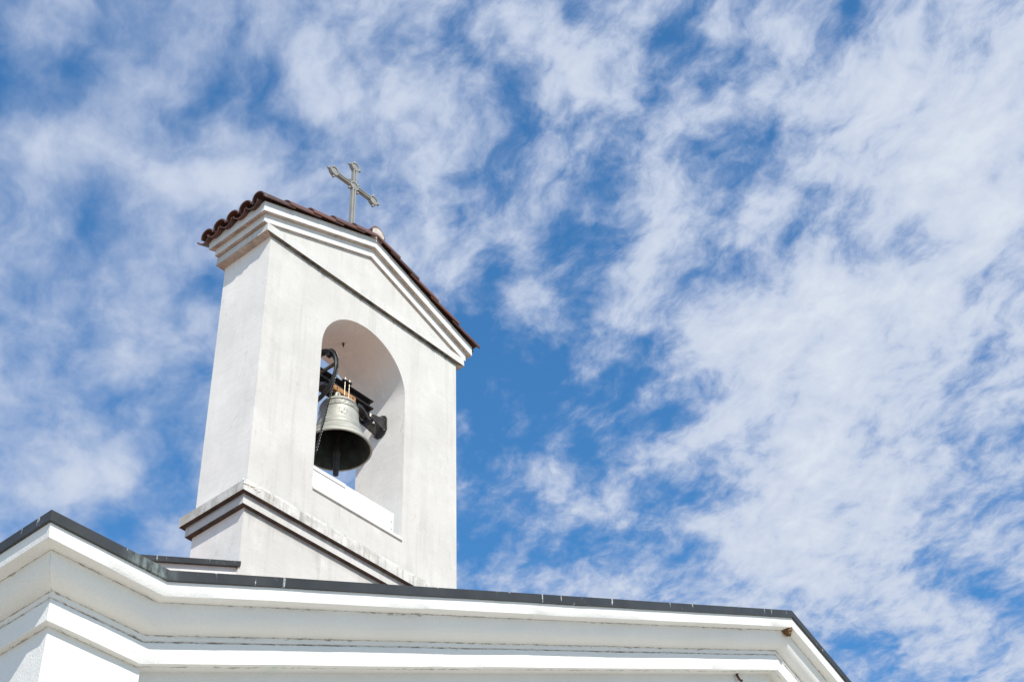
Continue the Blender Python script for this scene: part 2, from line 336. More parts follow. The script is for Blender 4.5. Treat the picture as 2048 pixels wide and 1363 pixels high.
# ------------------------------------------------------------------ building helpers (model z gets ZO)
WL = {}                       # world location of every object that carries meshes
def tag(o, label=None, cat=None, group=None, kind=None):
    if label: o['label'] = label
    if cat: o['category'] = cat
    if group: o['group'] = group
    if kind: o['kind'] = kind
    return o
def thing(name, loc, label, cat, group=None):
    o = bpy.data.objects.new(name, None); COL.objects.link(o); o.empty_display_size = .2
    o.location = (loc[0], loc[1], loc[2] + ZO); WL[o.name] = Vector(o.location)
    return tag(o, label, cat, group)

class MB:
    def __init__(s): s.v = []; s.f = []; s.mi = []; s.uv = {}; s.tint = []; s.edge = []; s.t = .5
    def add(s, vs, fs, mi=0, edge=0.0, uvs=None):
        o = len(s.v); s.v += [tuple(v) for v in vs]
        for i, f in enumerate(fs):
            s.f.append(tuple(a + o for a in f)); s.mi.append(mi[i] if isinstance(mi, (list, tuple)) else mi)
            s.tint.append(s.t); s.edge.append(edge[i] if isinstance(edge, (list, tuple)) else edge)
            if uvs: s.uv[len(s.f)-1] = uvs[i]
    def box(s, x0, x1, y0, y1, z0, z1, mi=0, bot=None):
        v = [(x0,y0,z0),(x1,y0,z0),(x1,y1,z0),(x0,y1,z0),(x0,y0,z1),(x1,y0,z1),(x1,y1,z1),(x0,y1,z1)]
        s.add(v, [(0,3,2,1),(4,5,6,7),(0,1,5,4),(1,2,6,5),(2,3,7,6),(3,0,4,7)], [mi if bot is None else bot] + [mi]*5)
    def prism(s, poly, y0, y1, mi=0, axis='y', mis=None):
        """poly: (a,b) pairs; extruded along axis. y -> (x,z), x -> (y,z)"""
        n = len(poly)
        P = (lambda a, b, c: (a, c, b)) if axis == 'y' else ((lambda a, b, c: (c, a, b)) if axis == 'x' else (lambda a, b, c: (a, b, c)))
        v = [P(a, b, y0) for a, b in poly] + [P(a, b, y1) for a, b in poly]
        f = [tuple(range(n)), tuple(range(2*n-1, n-1, -1))] + [(i, i+n, (i+1) % n + n, (i+1) % n) for i in range(n)]
        s.add(v, f, [mi, mi] + (mis if mis else [mi]*n))
    def tube(s, pts, r, seg=10, mi=0, cap=True, closed=False):
        pts = [Vector(p) for p in pts]; n = len(pts); rr = r if isinstance(r, (list, tuple)) else [r]*n
        t0 = (pts[1]-pts[0]).normalized(); up = Vector((0,0,1)) if abs(t0.z) < .9 else Vector((1,0,0))
        a = t0.cross(up).normalized(); vs = []
        for i in range(n):
            t = ((pts[(i+1) % n]-pts[i-1]) if closed else (pts[min(i+1,n-1)]-pts[max(i-1,0)])).normalized()
            a = (a - t*a.dot(t)).normalized(); b = t.cross(a)
            vs += [pts[i] + (a*math.cos(k*2*math.pi/seg) + b*math.sin(k*2*math.pi/seg))*rr[i] for k in range(seg)]
        fs = []
        for i in range(n if closed else n-1):
            j = (i+1) % n
            fs += [(i*seg+k, i*seg+(k+1) % seg, j*seg+(k+1) % seg, j*seg+k) for k in range(seg)]
        if cap and not closed: fs += [tuple(range(seg-1, -1, -1)), tuple((n-1)*seg+k for k in range(seg))]
        s.add(vs, fs, mi)
    def lathe(s, prof, c, seg=64, mi=0, mfun=None):
        vs = []; n = len(prof)
        for r, z in prof: vs += [(c[0]+r*math.cos(k*2*math.pi/seg), c[1]+r*math.sin(k*2*math.pi/seg), z) for k in range(seg)]
        fs = []; mi_ = []
        for i in range(n-1):
            for k in range(seg):
                fs.append((i*seg+k, i*seg+(k+1) % seg, (i+1)*seg+(k+1) % seg, (i+1)*seg+k)); mi_.append(mfun(i) if mfun else mi)
        s.add(vs, fs, mi_)
    def sphere(s, c, r, seg=14, ring=8, mi=0, jit=0, sq=(1,1,1)):
        vs = [(c[0], c[1], c[2]+r*sq[2])]
        for i in range(1, ring):
            t = math.pi*i/ring
            for k in range(seg):
                p = 2*math.pi*k/seg; q = r*(1+random.uniform(-jit, jit))
                vs.append((c[0]+q*sq[0]*math.sin(t)*math.cos(p), c[1]+q*sq[1]*math.sin(t)*math.sin(p), c[2]+q*sq[2]*math.cos(t)))
        vs.append((c[0], c[1], c[2]-r*sq[2])); e = len(vs)-1
        fs = [(0, 1+k, 1+(k+1) % seg) for k in range(seg)]
        for i in range(ring-2): fs += [(1+i*seg+k, 1+(i+1)*seg+k, 1+(i+1)*seg+(k+1) % seg, 1+i*seg+(k+1) % seg) for k in range(seg)]
        fs += [(e, 1+(ring-2)*seg+(k+1) % seg, 1+(ring-2)*seg+k) for k in range(seg)]
        s.add(vs, fs, mi)
    def build(s, name, mats, parent=None, smooth=None, bevel=0, label=None, normals=True, base=None):
        if not isinstance(mats, (list, tuple)): mats = [mats]
        if parent is not None: L0 = WL[parent.name]
        else: L0 = Vector((base[0], base[1], base[2]+ZO)) if base else Vector((0,0,0))
        me = bpy.data.meshes.new(name)
        me.from_pydata([(v[0]-L0.x, v[1]-L0.y, v[2]+ZO-L0.z) for v in s.v], [], s.f)
        for m in mats: me.materials.append(m)
        for p, mi in zip(me.polygons, s.mi): p.material_index = mi
        if s.uv:
            ul = me.uv_layers.new(name='UVMap')
            for fi, us in s.uv.items():
                for li, u in zip(me.polygons[fi].loop_indices, us): ul.data[li].uv = u
        at = me.attributes.new('tint', 'FLOAT', 'FACE'); at.data.foreach_set('value', s.tint)
        ae = me.attributes.new('edge', 'FLOAT', 'FACE'); ae.data.foreach_set('value', s.edge)
        if normals:
            bm = bmesh.new(); bm.from_mesh(me); bmesh.ops.recalc_face_normals(bm, faces=bm.faces); bm.to_mesh(me); bm.free()
        if smooth is not None:
            me.shade_smooth() if hasattr(me, 'shade_smooth') else None
            if hasattr(me, 'set_sharp_from_angle'): me.set_sharp_from_angle(angle=R(smooth))
        o = bpy.data.objects.new(name, me); COL.objects.link(o)
        if parent is not None: o.parent = parent
        else: o.location = L0
        WL[o.name] = L0
        if bevel:
            b = o.modifiers.new('bevel', 'BEVEL'); b.width = bevel; b.segments = 2; b.limit_method = 'ANGLE'; b.angle_limit = R(40)
        if label: o['label'] = label
        return o

# ------------------------------------------------------------------ ground
g = MB(); g.add([(-400,-400,-ZO),(400,-400,-ZO),(400,400,-ZO),(-400,400,-ZO)], [(0,1,2,3)])
tag(g.build('ground', M['ground']), kind='structure')

# ------------------------------------------------------------------ church: gabled front with moulded cornice and zinc coping
GX, GZ, EX, EZ, FY = .846, -2.652, -3.893, -4.60, -4.50        # apex x,z; eaves corner x,z; plane of the coping
SL = (GZ-EZ)/(GX-EX); LX = -4.451                               # slope; left corner
church = thing('church', (GX, FY, -ZO), 'white church front with gabled cornice, zinc coping and corner pilaster below the bell gable', 'church')
def station(i, d, dz, far=6.0):
    k = math.sqrt(1+SL*SL); kx = .038*min(d, .2)/.16
    P = [(LX+d, far, EZ+dz), (LX+d, FY+d, EZ+dz), (EX+kx, FY+d, EZ+dz), (GX, FY+d, GZ+dz*k)]
    if i < 4: return P[i]
    x, y, z = P[6-i]; return (2*GX-x, y, z)
def sweep(prof, name, mat, rep=1, smooth=35):
    """carry the moulding profile (inset, drop) round the front; u runs from the front left corner, v down the profile"""
    mb = MB(); vv = [0.0]
    for a, b in zip(prof, prof[1:]): vv.append(vv[-1]+math.hypot(b[0]-a[0], b[1]-a[1]))
    us = [-10.5, 0]; 
    for i in range(2, 7):
        a, b = Vector(station(i-1, 0, 0)), Vector(station(i, 0, 0)); us.append(us[-1]+(b-a).length)
    from mathutils import noise as mn
    def at(i, f, j):
        a, b = Vector(station(i, *prof[j])), Vector(station(i+1, *prof[j])); p = a.lerp(b, f)
        w = mn.noise(Vector((p.x*2.3+j*.35, p.y*2.3, 1.7)))*.0030 + mn.noise(Vector((p.x*9+j*.5, p.y*9, 5.1)))*.0012
        w2 = mn.noise(Vector((p.x*2.1, p.y*2.1+j*.4, 9.3)))*.0025
        return (p.x, p.y + (w if i not in (0, 5) else 0)*rep, p.z + w2*rep)
    for i in range(6):
        L_ = us[i+1]-us[i]; nseg = max(2, int(L_/.11))
        for s_ in range(nseg):
            f0, f1 = s_/nseg, (s_+1)/nseg; u0, u1 = us[i]+L_*f0, us[i]+L_*f1
            for j in range(len(prof)-1):
                mb.add([at(i, f0, j), at(i, f1, j), at(i, f1, j+1), at(i, f0, j+1)], [(0,3,2,1)],
                       uvs=[[(u0, vv[j]), (u0, vv[j+1]), (u1, vv[j+1]), (u1, vv[j])]])
    # weld so that normals and shading run on
    o = mb.build(name, mat, church, normals=False)
    bm = bmesh.new(); bm.from_mesh(o.data); bmesh.ops.remove_doubles(bm, verts=bm.verts, dist=1e-5); bm.to_mesh(o.data); bm.free()
    o.data.shade_smooth(); o.data.set_sharp_from_angle(angle=R(smooth))
    return o
ov = [(.074+.086*(1-math.cos(t)), -.107-.099*math.sin(t)) for t in [math.pi/2*i/10 for i in range(11)]]
prof_c = [(.30, -.020), (.0125, -.020), (.0115, -.048), (.0190, -.104), (.0215, -.106), (.073, -.107)] + ov + \
    [(.1605, -.2085), (.1610, -.229), (.1675, -.2305), (.1675, -.2355), (.1635, -.2375), (.1630, -.3295), (.1650, -.3312), (.262, -.333)]
# arc length positions of the creases, for the dirt
vv = [0.0]
for a, b in zip(prof_c, prof_c[1:]): vv.append(vv[-1]+math.hypot(b[0]-a[0], b[1]-a[1]))
CREASE = [vv[6], vv[16], vv[19]+.002, vv[-1]-.07]
M['cornice'] = m_facade('cornice_paint_fitted', [(CREASE[0], .010, .8, 1.7), (CREASE[1], .010, .9, 5.2), (CREASE[2], .011, 1.0, 9.9), (CREASE[3], .013, .9, 14.1)])
sweep(prof_c, 'cornice', M['cornice'])
sweep([(.34, .034), (.02, .004), (.0, .0), (.0, -.045), (.008, -.0465), (.024, -.0465)], 'coping', M['zinc'], .45, smooth=25)

def gable_poly(x0, x1, zb, y, drop): return [(x0, zb), (x1, zb), (x1, y), ]
k = math.sqrt(1+SL*SL)
# recessed front wall, its head hidden inside the cornice
w = MB(); zt = -.30
w.prism([(LX+.30, -ZO), (2*GX-LX-.30, -ZO), (2*GX-LX-.30, EZ+zt), (2*GX-EX, EZ+zt), (GX, GZ+zt*k), (EX, EZ+zt), (LX+.30, EZ+zt)], FY+.245, FY+.60)
w.build('front_wall', M['facade'], church)
for sgn in (0, 1):
    x0, x1 = (LX+.193, -3.832) if not sgn else (2*GX+3.832, 2*GX-LX-.193)
    p = MB(); p.box(x0, x1, FY+.193, FY+.55, -ZO, EZ-.28); p.build('pilaster', M['facade'], church)
    s_ = MB(); x0, x1 = (LX+.1945, LX+.55) if not sgn else (2*GX-LX-.55, 2*GX-LX-.1945)
    s_.box(x0, x1, FY+.551, 6.0, -ZO, EZ-.28); s_.build('side_wall', M['facade'], church)
# roof of the front bay
r = MB(); t = .05
r.prism([(LX+.1, EZ-.10), (EX, EZ-.07), (GX, GZ-.10), (2*GX-EX, EZ-.07), (2*GX-LX-.1, EZ-.10), (2*GX-LX-.1, EZ-.16), (GX, GZ-.22), (LX+.1, EZ-.16)], FY+.27, .01)
r.build('front_roof', M['roof'], church)
# higher nave gable behind, whose rake dies against the bell gable's left corner
RX = 1.30; zr = lambda x: -.640 - .0 + .417*min(x, 2*RX-x)
n = MB()
n.prism([(LX+.2, -7.0), (2*RX-LX-.2, -7.0), (2*RX-LX-.2, zr(LX+.2)-.02), (RX, zr(RX)-.02), (LX+.2, zr(LX+.2)-.02)], .022, .30)
n.build('nave_gable', M['trim'], church)
c = MB()
def rake_strip(mb, xa, xb, y0, y1, h, u0=2.3):
    za, zb = zr(xa), zr(xb)
    v = [(xa,y0,za),(xb,y0,zb),(xb,y0,zb-h),(xa,y0,za-h),(xa,y1,za+.01),(xb,y1,zb+.01),(xb,y1,zb-h),(xa,y1,za-h)]
    L_ = abs(xb-xa)*1.08
    A, B, H = (u0, 0), (u0+L_, 0), h
    mb.add(v, [(0,3,2,1),(4,0,1,5),(3,7,6,2),(1,2,6,5),(0,4,7,3)], uvs=[[(u0,.1),(u0,.1+h),(u0+L_,.1+h),(u0+L_,.1)]]+[[(u0,0),(u0,.1),(u0+L_,.1),(u0+L_,0)]]*2+[[(u0,0)]*4]*2)
rake_strip(c, LX+.18, .012, -.014, .33, .047)
c.build('nave_coping', M['zinc'], church)
c = MB(); rake_strip(c, 2*RX-LX-.18, 2.60-.012, -.014, .33, .047, 9); c.build('nave_coping', M['zinc'], church)
r = MB()
r.prism([(LX+.2, zr(LX+.2)-.03), (RX, zr(RX)-.03), (2*RX-LX-.2, zr(LX+.2)-.03), (2*RX-LX-.2, zr(LX+.2)-.2), (RX, zr(RX)-.2), (LX+.2, zr(LX+.2)-.2)], .31, 14.0)
r.build('nave_roof', M['roof'], church)

# ------------------------------------------------------------------ bell tower (open bell gable)
W, D = 2.60, .663
N1, N2, ZS, ZSP = .729, 1.859, .473, 2.169; NC = (N1+N2)/2; NR = (N2-N1)/2
tower = thing('bell_tower', (W/2, D/2, -1.8), 'white plastered bell gable with arched opening, moulded cornices and brown tiled roof', 'bell tower')
PS = .377                                                       # pitch of the little roof
Z5 = 3.370; OX3, OY3 = .173, .073
ftop = lambda x: Z5 + PS*(min(x, W-x)+OX3)                      # top edge of the raking fascia
def wall():
    mb = MB(); top = [(W, 3.30), (W/2, ftop(W/2)-.06), (0, 3.30)]
    seg = 28
    arc = [(NC+NR*math.cos(math.pi*i/seg), ZSP+NR*math.sin(math.pi*i/seg)) for i in range(seg+1)]     # right spring -> left spring
    roofz = lambda x: 3.30+(ftop(W/2)-.06-3.30)*min(x, W-x)/(W/2)
    zb = -1.8
    for y in (0.0, D):
        P = lambda x, z: (x, y, z)
        q = [[P(0,zb),P(N1,zb),P(N1,ZS),P(0,ZS)], [P(N1,zb),P(N2,zb),P(N2,ZS),P(N1,ZS)], [P(N2,zb),P(W,zb),P(W,ZS),P(N2,ZS)],
             [P(0,ZS),P(N1,ZS),P(N1,ZSP),P(0,ZSP)], [P(N2,ZS),P(W,ZS),P(W,ZSP),P(N2,ZSP)],
             [P(0,ZSP),P(N1,ZSP),P(N1,roofz(N1)),P(0,roofz(0))], [P(N2,ZSP),P(W,ZSP),P(W,roofz(W)),P(N2,roofz(N2))]]
        for i in range(seg):
            (xa, za), (xb, zb_) = arc[i], arc[i+1]
            if xb < W/2 < xa: q.append([P(xa,za),P(xa,roofz(xa)),P(W/2,roofz(W/2)),P(xb,roofz(xb)),P(xb,zb_)])
            else: q.append([P(xa,za),P(xa,roofz(xa)),P(xb,roofz(xb)),P(xb,zb_)])
        for f in q: mb.add(f, [tuple(range(len(f)))])
    def strip(a, b): mb.add([(a[0],0,a[1]),(b[0],0,b[1]),(b[0],D,b[1]),(a[0],D,a[1])], [(0,1,2,3)])
    ring = [(N1,ZS),(N2,ZS),(N2,ZSP)] + arc[1:-1] + [(N1,ZSP)]
    for a, b in zip(ring, ring[1:]+ring[:1]): strip(a, b)
    out_ = [(0,zb),(W,zb),(W,ZS),(W,ZSP),(W,roofz(W)),(W/2,roofz(W/2)),(0,roofz(0)),(0,ZSP),(0,ZS)]
    for a, b in zip(out_, out_[1:]+out_[:1]): strip(a, b)
    o = mb.build('wall', M['plaster'], tower, normals=False)
    bm = bmesh.new(); bm.from_mesh(o.data); bmesh.ops.remove_doubles(bm, verts=bm.verts, dist=1e-4)
    bmesh.ops.recalc_face_normals(bm, faces=bm.faces); bm.to_mesh(o.data); bm.free()
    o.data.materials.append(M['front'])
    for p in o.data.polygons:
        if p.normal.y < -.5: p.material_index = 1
    o.data.shade_smooth(); o.data.set_sharp_from_angle(angle=R(30))
    return o
wall()
def ring_mould(name, secs, mats, bevel=0.004):
    """mitred moulding round the shaft: secs = (x overhang, y overhang, z) down the profile, material per face"""
    mb = MB()
    cs = lambda ox, oy, z: [(-ox,-oy,z),(W+ox,-oy,z),(W+ox,D+oy,z),(-ox,D+oy,z)]
    for (a, b) in zip(secs, secs[1:]):
        A, B = cs(*a[:3]), cs(*b[:3])
        for i in range(4):
            j = (i+1) % 4
            mb.add([A[i],A[j],B[j],B[i]], [(0,1,2,3)], a[3] if not (i == 0 and len(a) > 4) else a[4])
    o = mb.build(name, mats, tower, normals=False)
    bm = bmesh.new(); bm.from_mesh(o.data); bmesh.ops.remove_doubles(bm, verts=bm.verts, dist=1e-5)
    bmesh.ops.recalc_face_normals(bm, faces=bm.faces); bm.to_mesh(o.data); bm.free()
    return o
# (face below each section takes its material index)
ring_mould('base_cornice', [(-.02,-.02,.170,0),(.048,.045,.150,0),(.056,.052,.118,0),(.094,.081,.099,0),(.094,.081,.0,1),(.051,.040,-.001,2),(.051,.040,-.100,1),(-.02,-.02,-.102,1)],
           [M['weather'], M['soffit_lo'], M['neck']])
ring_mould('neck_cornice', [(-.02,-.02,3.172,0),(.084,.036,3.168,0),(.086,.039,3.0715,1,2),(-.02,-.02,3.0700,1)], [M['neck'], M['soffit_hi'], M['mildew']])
# side mouldings that carry on as the rakes of the pediment
def pediment():
    mb = MB()
    za = ftop(W/2)
    def rake(yf, ox, thick, lowz, drop0):
        # outline in x,z of a raking band whose top follows the roof, bottom 'thick' below; clipped flat at the ends at lowz
        top = [(-ox, ftop(-ox)-drop0), (W/2, za-drop0), (W+ox, ftop(-ox)-drop0)]
        bl = lambda x: ftop(x)-drop0-thick
        xe = -ox
        if bl(-ox) < lowz:
            xe = min(x for x in [-ox+i*.005 for i in range(80)] if bl(x) >= lowz)
        bot = [(W+ox, max(bl(-ox), lowz))] + ([(W-xe, lowz)] if xe > -ox else []) + [(W/2, bl(W/2))] + ([(xe, lowz)] if xe > -ox else []) + [(-ox, max(bl(-ox), lowz))]
        poly = top + bot
        n = len(poly); mis = [0]*n
        for i in range(n):
            if 3 <= i < n-1: mis[i] = 1
        mb.prism([(a, b) for a, b in poly], yf, D-yf, 0, 'y', mis)
    rake(-OY3, OX3, .124, 3.246, 0.0)
    rake(-.027, .122, .110, 3.1695, .121)
    return mb.build('pediment', [M['trim'], M['soffit_hi']], tower, bevel=.003)
pediment()
# hollow the space under the pediment is filled by the wall itself; little sill, board and cap
s_ = MB(); s_.box(N1+.002, N2-.002, -.016, D+.01, ZS+.001, ZS+.032); s_.build('sill', [M['trim']], tower, bevel=.003)
hk = MB(); hk.tube([(NC+.01,D/2,ZSP+NR+.03),(NC+.01,D/2,ZSP+NR-.015)], .012, 8); hk.tube([(NC+.01,D/2,ZSP+NR-.012),(NC+.01,D/2,ZSP+NR-.05)], [.011,.005], 8)
hk.build('ceiling_hook', M['rust'], tower)
mp = MB()
for i in range(34):
    x = random.gauss(.005, .038); a = random.random()
    y, z = (-.082+.028*a*a, .060+.055*a) if a < .7 else (-.055+.045*(a-.7)*3, .120+.033*(a-.7)*3)
    mp.sphere((x-.02, y, z), random.uniform(.007, .018), 8, 6, 0, .25, (1.1, .7, .9))
mp.build('mortar_patch', M['whitemortar'], tower, smooth=60)

# tiled roof
def half_pipe(mb, a, b, ra, rb, up, hs=1.0, th=.013, seg=12, sweepdeg=180, edge=.3):
    """tapering barrel tile from a (lower end) to b, opening down (up=1) or up (up=-1)"""
    a, b = Vector(a), Vector(b); t = (b-a).normalized(); s0 = Vector((0,1,0)) if abs(t.y) < .9 else Vector((1,0,0))
    s0 = (s0 - t*s0.dot(t)).normalized(); nrm = t.cross(s0).normalized()
    if nrm.z < 0: nrm = -nrm
    nrm *= up; vs = []
    h = math.radians(sweepdeg)/2
    for (c, r) in ((a, ra), (b, rb)):
        for rr in (r, r-th):
            for i in range(seg+1):
                ang = -h + 2*h*i/seg
                vs.append(c + s0*rr*math.sin(ang) + nrm*rr*hs*math.cos(ang))
    n = seg+1; A, Ai, B, Bi = 0, n, 2*n, 3*n; fs = []; ed = []
    for i in range(seg):
        fs += [(A+i,A+i+1,B+i+1,B+i), (Ai+i,Bi+i,Bi+i+1,Ai+i+1), (A+i,Ai+i,Ai+i+1,A+i+1), (B+i,B+i+1,Bi+i+1,Bi+i)]; ed += [0,0,edge,0]
    fs += [(A,B,Bi,Ai),(A+seg,Ai+seg,Bi+seg,B+seg)]; ed += [0,0]
    mb.t = random.random(); mb.add(vs, fs, 0, ed)
def tiles():
    mb = MB()
    ends = [-.238, .095, .402, .700, .985, 1.24]
    for side in (0, 1):
        X = (lambda x: x) if not side else (lambda x: W-x)
        for k_ in range(5):                                    # pans first, covers over their joints
            y = .049 + .187*k_ - (.035 if k_ == 4 else 0)
            for i, x in enumerate(ends[:-1]):
                xe = min(x+.40, 1.30); j = random.uniform(-.004, .004)
                zl, zh = ftop(x)+.030+.010, ftop(xe)+.030-.006
                half_pipe(mb, (X(x-.004+j), y, zl-.004), (X(xe), y, zh-.004), .090, .080, -1, .72, .012, 10, 168, .1)
        for k_ in range(5):
            y = -.045 + .187*k_
            for i, x in enumerate(ends[:-1]):
                xe = min(x+.41, 1.30); j = random.uniform(-.006, .006)
                zl, zh = ftop(x)+.014+.016, ftop(xe)+.014-.008
                half_pipe(mb, (X(x+j), y+j*.6, zl-(.012 if k_ == 0 else 0)), (X(xe), y, zh-(.012 if k_ == 0 else 0)), .090, .078, 1, (.98 if k_ == 0 else .78), .014, 12, 188, (.55 if k_ == 0 and side else .12))
    return mb.build('tile_roof', M['tile'], tower, smooth=40, normals=False)
tiles()
mo = MB(); zz = .012
mo.prism([(-.165, ftop(-.165)+zz), (W/2, ftop(W/2)+zz), (W+.165, ftop(-.165)+zz), (W+.165, ftop(-.165)-.02), (W/2, ftop(W/2)-.04), (-.165, ftop(-.165)-.02)], -.060, D+.060)
mo.build('roof_bedding', M['mortar'], tower)
rt = MB(); yy = -.085; zc = ftop(W/2)+.072
for i in range(3):
    half_pipe(rt, (W/2+.03, yy+.30*i, zc+.006), (W/2+.01, yy+.30*i+.34, zc-.006), .100, .088, 1, 1.0, .013, 14, 190)
rt.build('ridge_tiles', M['tile'], tower, smooth=40, normals=False)
rm = MB(); pts = [(W/2+.03+.088*math.sin(R(a)), zc+.004+.088*math.cos(R(a))) for a in range(-105, 106, 15)]
rm.prism(pts + [(W/2+.10, zc-.07), (W/2-.05, zc-.07)], yy+.006, yy+.05); rm.build('ridge_mortar', M['mortar'], tower)

# white board standing in the opening
bd = MB(); bd.box(N1+.006, 1.766, .020, .046, ZS+.034, .745)
board = bd.build('opening_board', M['board'], base=(1.25, .033, ZS+.034), bevel=.0015)
tag(board, 'long smooth white board standing on the sill under the bell', 'board')
bd = MB(); bd.box(N1+.006, 1.14, .012, .0195, .708, .7445); bd.build('cover_strip', M['board'], board)
for x in (1.735,):
    for z in (.56, .64): 
        sc_ = MB(); sc_.tube([(x, .021, z), (x, .0165, z)], .006, 8); sc_.build('screw', M['oldsteel'], board)

# ------------------------------------------------------------------ bell
BX, BY, BZ = 1.294, D/2, 1.383
bell = thing('church_bell', (BX, BY, BZ), 'pale bronze bell with relief bands and dark green inside hanging in the arch', 'bell')
outer = [(.318,1.386),(.334,1.383),(.339,1.392),(.336,1.404),(.322,1.430),(.306,1.456),(.292,1.474),(.294,1.480),(.294,1.490),(.281,1.496),(.268,1.520),(.252,1.553),
         (.240,1.584),(.243,1.588),(.243,1.598),(.236,1.603),(.229,1.622),(.231,1.628),(.231,1.636),(.222,1.642),(.211,1.690),(.203,1.740),(.197,1.790),(.192,1.840),(.190,1.858),(.196,1.861),(.190,1.867),
         (.187,1.900),(.184,1.936),(.191,1.940),(.184,1.946),(.180,1.966),(.172,1.984),(.158,1.998),(.140,2.006),(.060,2.014),(.001,2.016)]
inner = [(.318,1.386),(.300,1.400),(.280,1.440),(.250,1.500),(.222,1.580),(.205,1.660),(.190,1.740),(.178,1.840),(.168,1.920),(.150,1.960),(.08,1.975),(.001,1.978)]
sq = lambda P: [(r, 1.383+(z-1.383)*.885) for r, z in P]
outer, inner = sq(outer), sq(inner)
bb = MB(); bb.lathe(outer, (BX, BY), 72, 0); bb.lathe(list(reversed(inner)), (BX, BY), 72, 1)
o = bb.build('bell_body', [M['bell'], M['bellin']], bell, normals=False)
bm = bmesh.new(); bm.from_mesh(o.data); bmesh.ops.remove_doubles(bm, verts=bm.verts, dist=1e-5); bmesh.ops.recalc_face_normals(bm, faces=bm.faces); bm.to_mesh(o.data); bm.free()
o.data.shade_smooth(); o.data.set_sharp_from_angle(angle=R(50))
cl = MB(); cl.lathe([(.001,1.89),(.020,1.885),(.020,1.375),(.034,1.368),(.036,1.335),(.030,1.325),(.0285,1.320),(.0275,1.103),(.024,1.096),(.001,1.095)], (BX+.004, BY), 24)
cl.build('clapper', M['clapper'], bell, smooth=40)
for dx in (-.075, .085):
    for dy in (-.055, .055):
        cn = MB(); cn.tube([(BX+dx+.025*math.cos(a), BY+dy, 1.938+.070*math.sin(a)) for a in [math.pi*i/10 for i in range(11)]], .016, 10)
        cn.build('crown_loop', M['bell'], bell, smooth=60)

# ------------------------------------------------------------------ headstock that carries the bell, with its wheel
hs = thing('headstock', (1.294, D/2, 1.98), 'black steel girder headstock with an orange wooden block above the bell', 'bell headstock')
BL, BR = .895, 1.695
def ibeam(mb, z0, z1, hw, x0, x1, t=.008, low=None):
    low = hw if low is None else low
    mb.box(x0, x1, D/2-hw, D/2+hw, z1-t, z1); mb.box(x0, x1, D/2-low, D/2+low, z0, z0+t)
    mb.box(x0, x1, D/2-.006, D/2+.006, z0+t+.0005, z1-t-.0005)
b1 = MB(); ibeam(b1, 2.090, 2.184, .062, BL, BR); b1.build('upper_girder', M['steel'], hs, bevel=.0015)
b2 = MB(); ibeam(b2, 1.996, 2.0885, .062, BL, BR, .007, .05); b2.build('lower_girder', M['steel'], hs, bevel=.0015)
wb = MB(); wb.box(1.158, 1.448, D/2-.066, D/2-.008, 2.026, 2.0795); wb.box(1.158, 1.448, D/2+.008, D/2+.066, 2.026, 2.0795)
wblk = wb.build('wooden_block', M['wood'], hs, bevel=.003)
for x in (1.195, 1.405):
    s_ = MB(); s_.tube([(x, D/2-.064, 2.052), (x, D/2-.072, 2.052)], .009, 8); s_.build('screw', M['oldsteel'], wblk)
for x in (1.288, 1.345):
    s_ = MB(); s_.tube([(x, D/2-.072, 2.012), (x, D/2-.072, 2.236)], .0052, 10); s_.tube([(x, D/2-.072, 2.206), (x, D/2-.072, 2.218)], .011, 6)
    s_.build('tie_rod', M['zincbolt'], hs, smooth=40)
    s_ = MB(); s_.tube([(x, D/2+.072, 2.012), (x, D/2+.072, 2.236)], .0052, 10); s_.tube([(x, D/2+.072, 2.206), (x, D/2+.072, 2.218)], .011, 6)
    s_.build('tie_rod', M['zincbolt'], hs, smooth=40)
s_ = MB(); s_.box(1.262, 1.370, D/2-.088, D/2+.088, 2.190, 2.205); s_.build('clamp_plate', M['steel'], hs, bevel=.002)
for x in (1.222,):
    s_ = MB(); s_.tube([(x, D/2-.04, 2.184), (x, D/2-.04, 2.206)], .012, 6); s_.build('bolt', M['steel'], hs)
PVZ = 1.945
for sg in (-1, 1):
    X = lambda d: NC + sg*d
    s_ = MB()
    poly = [(X(.20), 2.045), (X(.255), 2.045), (X(.345), 1.970), (X(.398), 1.962), (X(.400), 1.925), (X(.338), 1.930), (X(.275), 1.998), (X(.20), 2.008)]
    if sg < 0: poly = poly[::-1]
    for y in (D/2-.058, D/2+.044): s_.prism(poly, y, y+.014)
    s_.prism([(X(.262), 2.052), (X(.345), 1.976), (X(.339), 1.968), (X(.256), 2.044)][::(1 if sg > 0 else -1)], D/2-.040, D/2+.040)
    s_.build('crank_arm', M['steel'], hs, bevel=.002)
    s_ = MB(); s_.tube([(X(.385), D/2, PVZ), (X(.470), D/2, PVZ)], .019, 14); s_.build('axle', M['oldsteel'], hs, smooth=40)
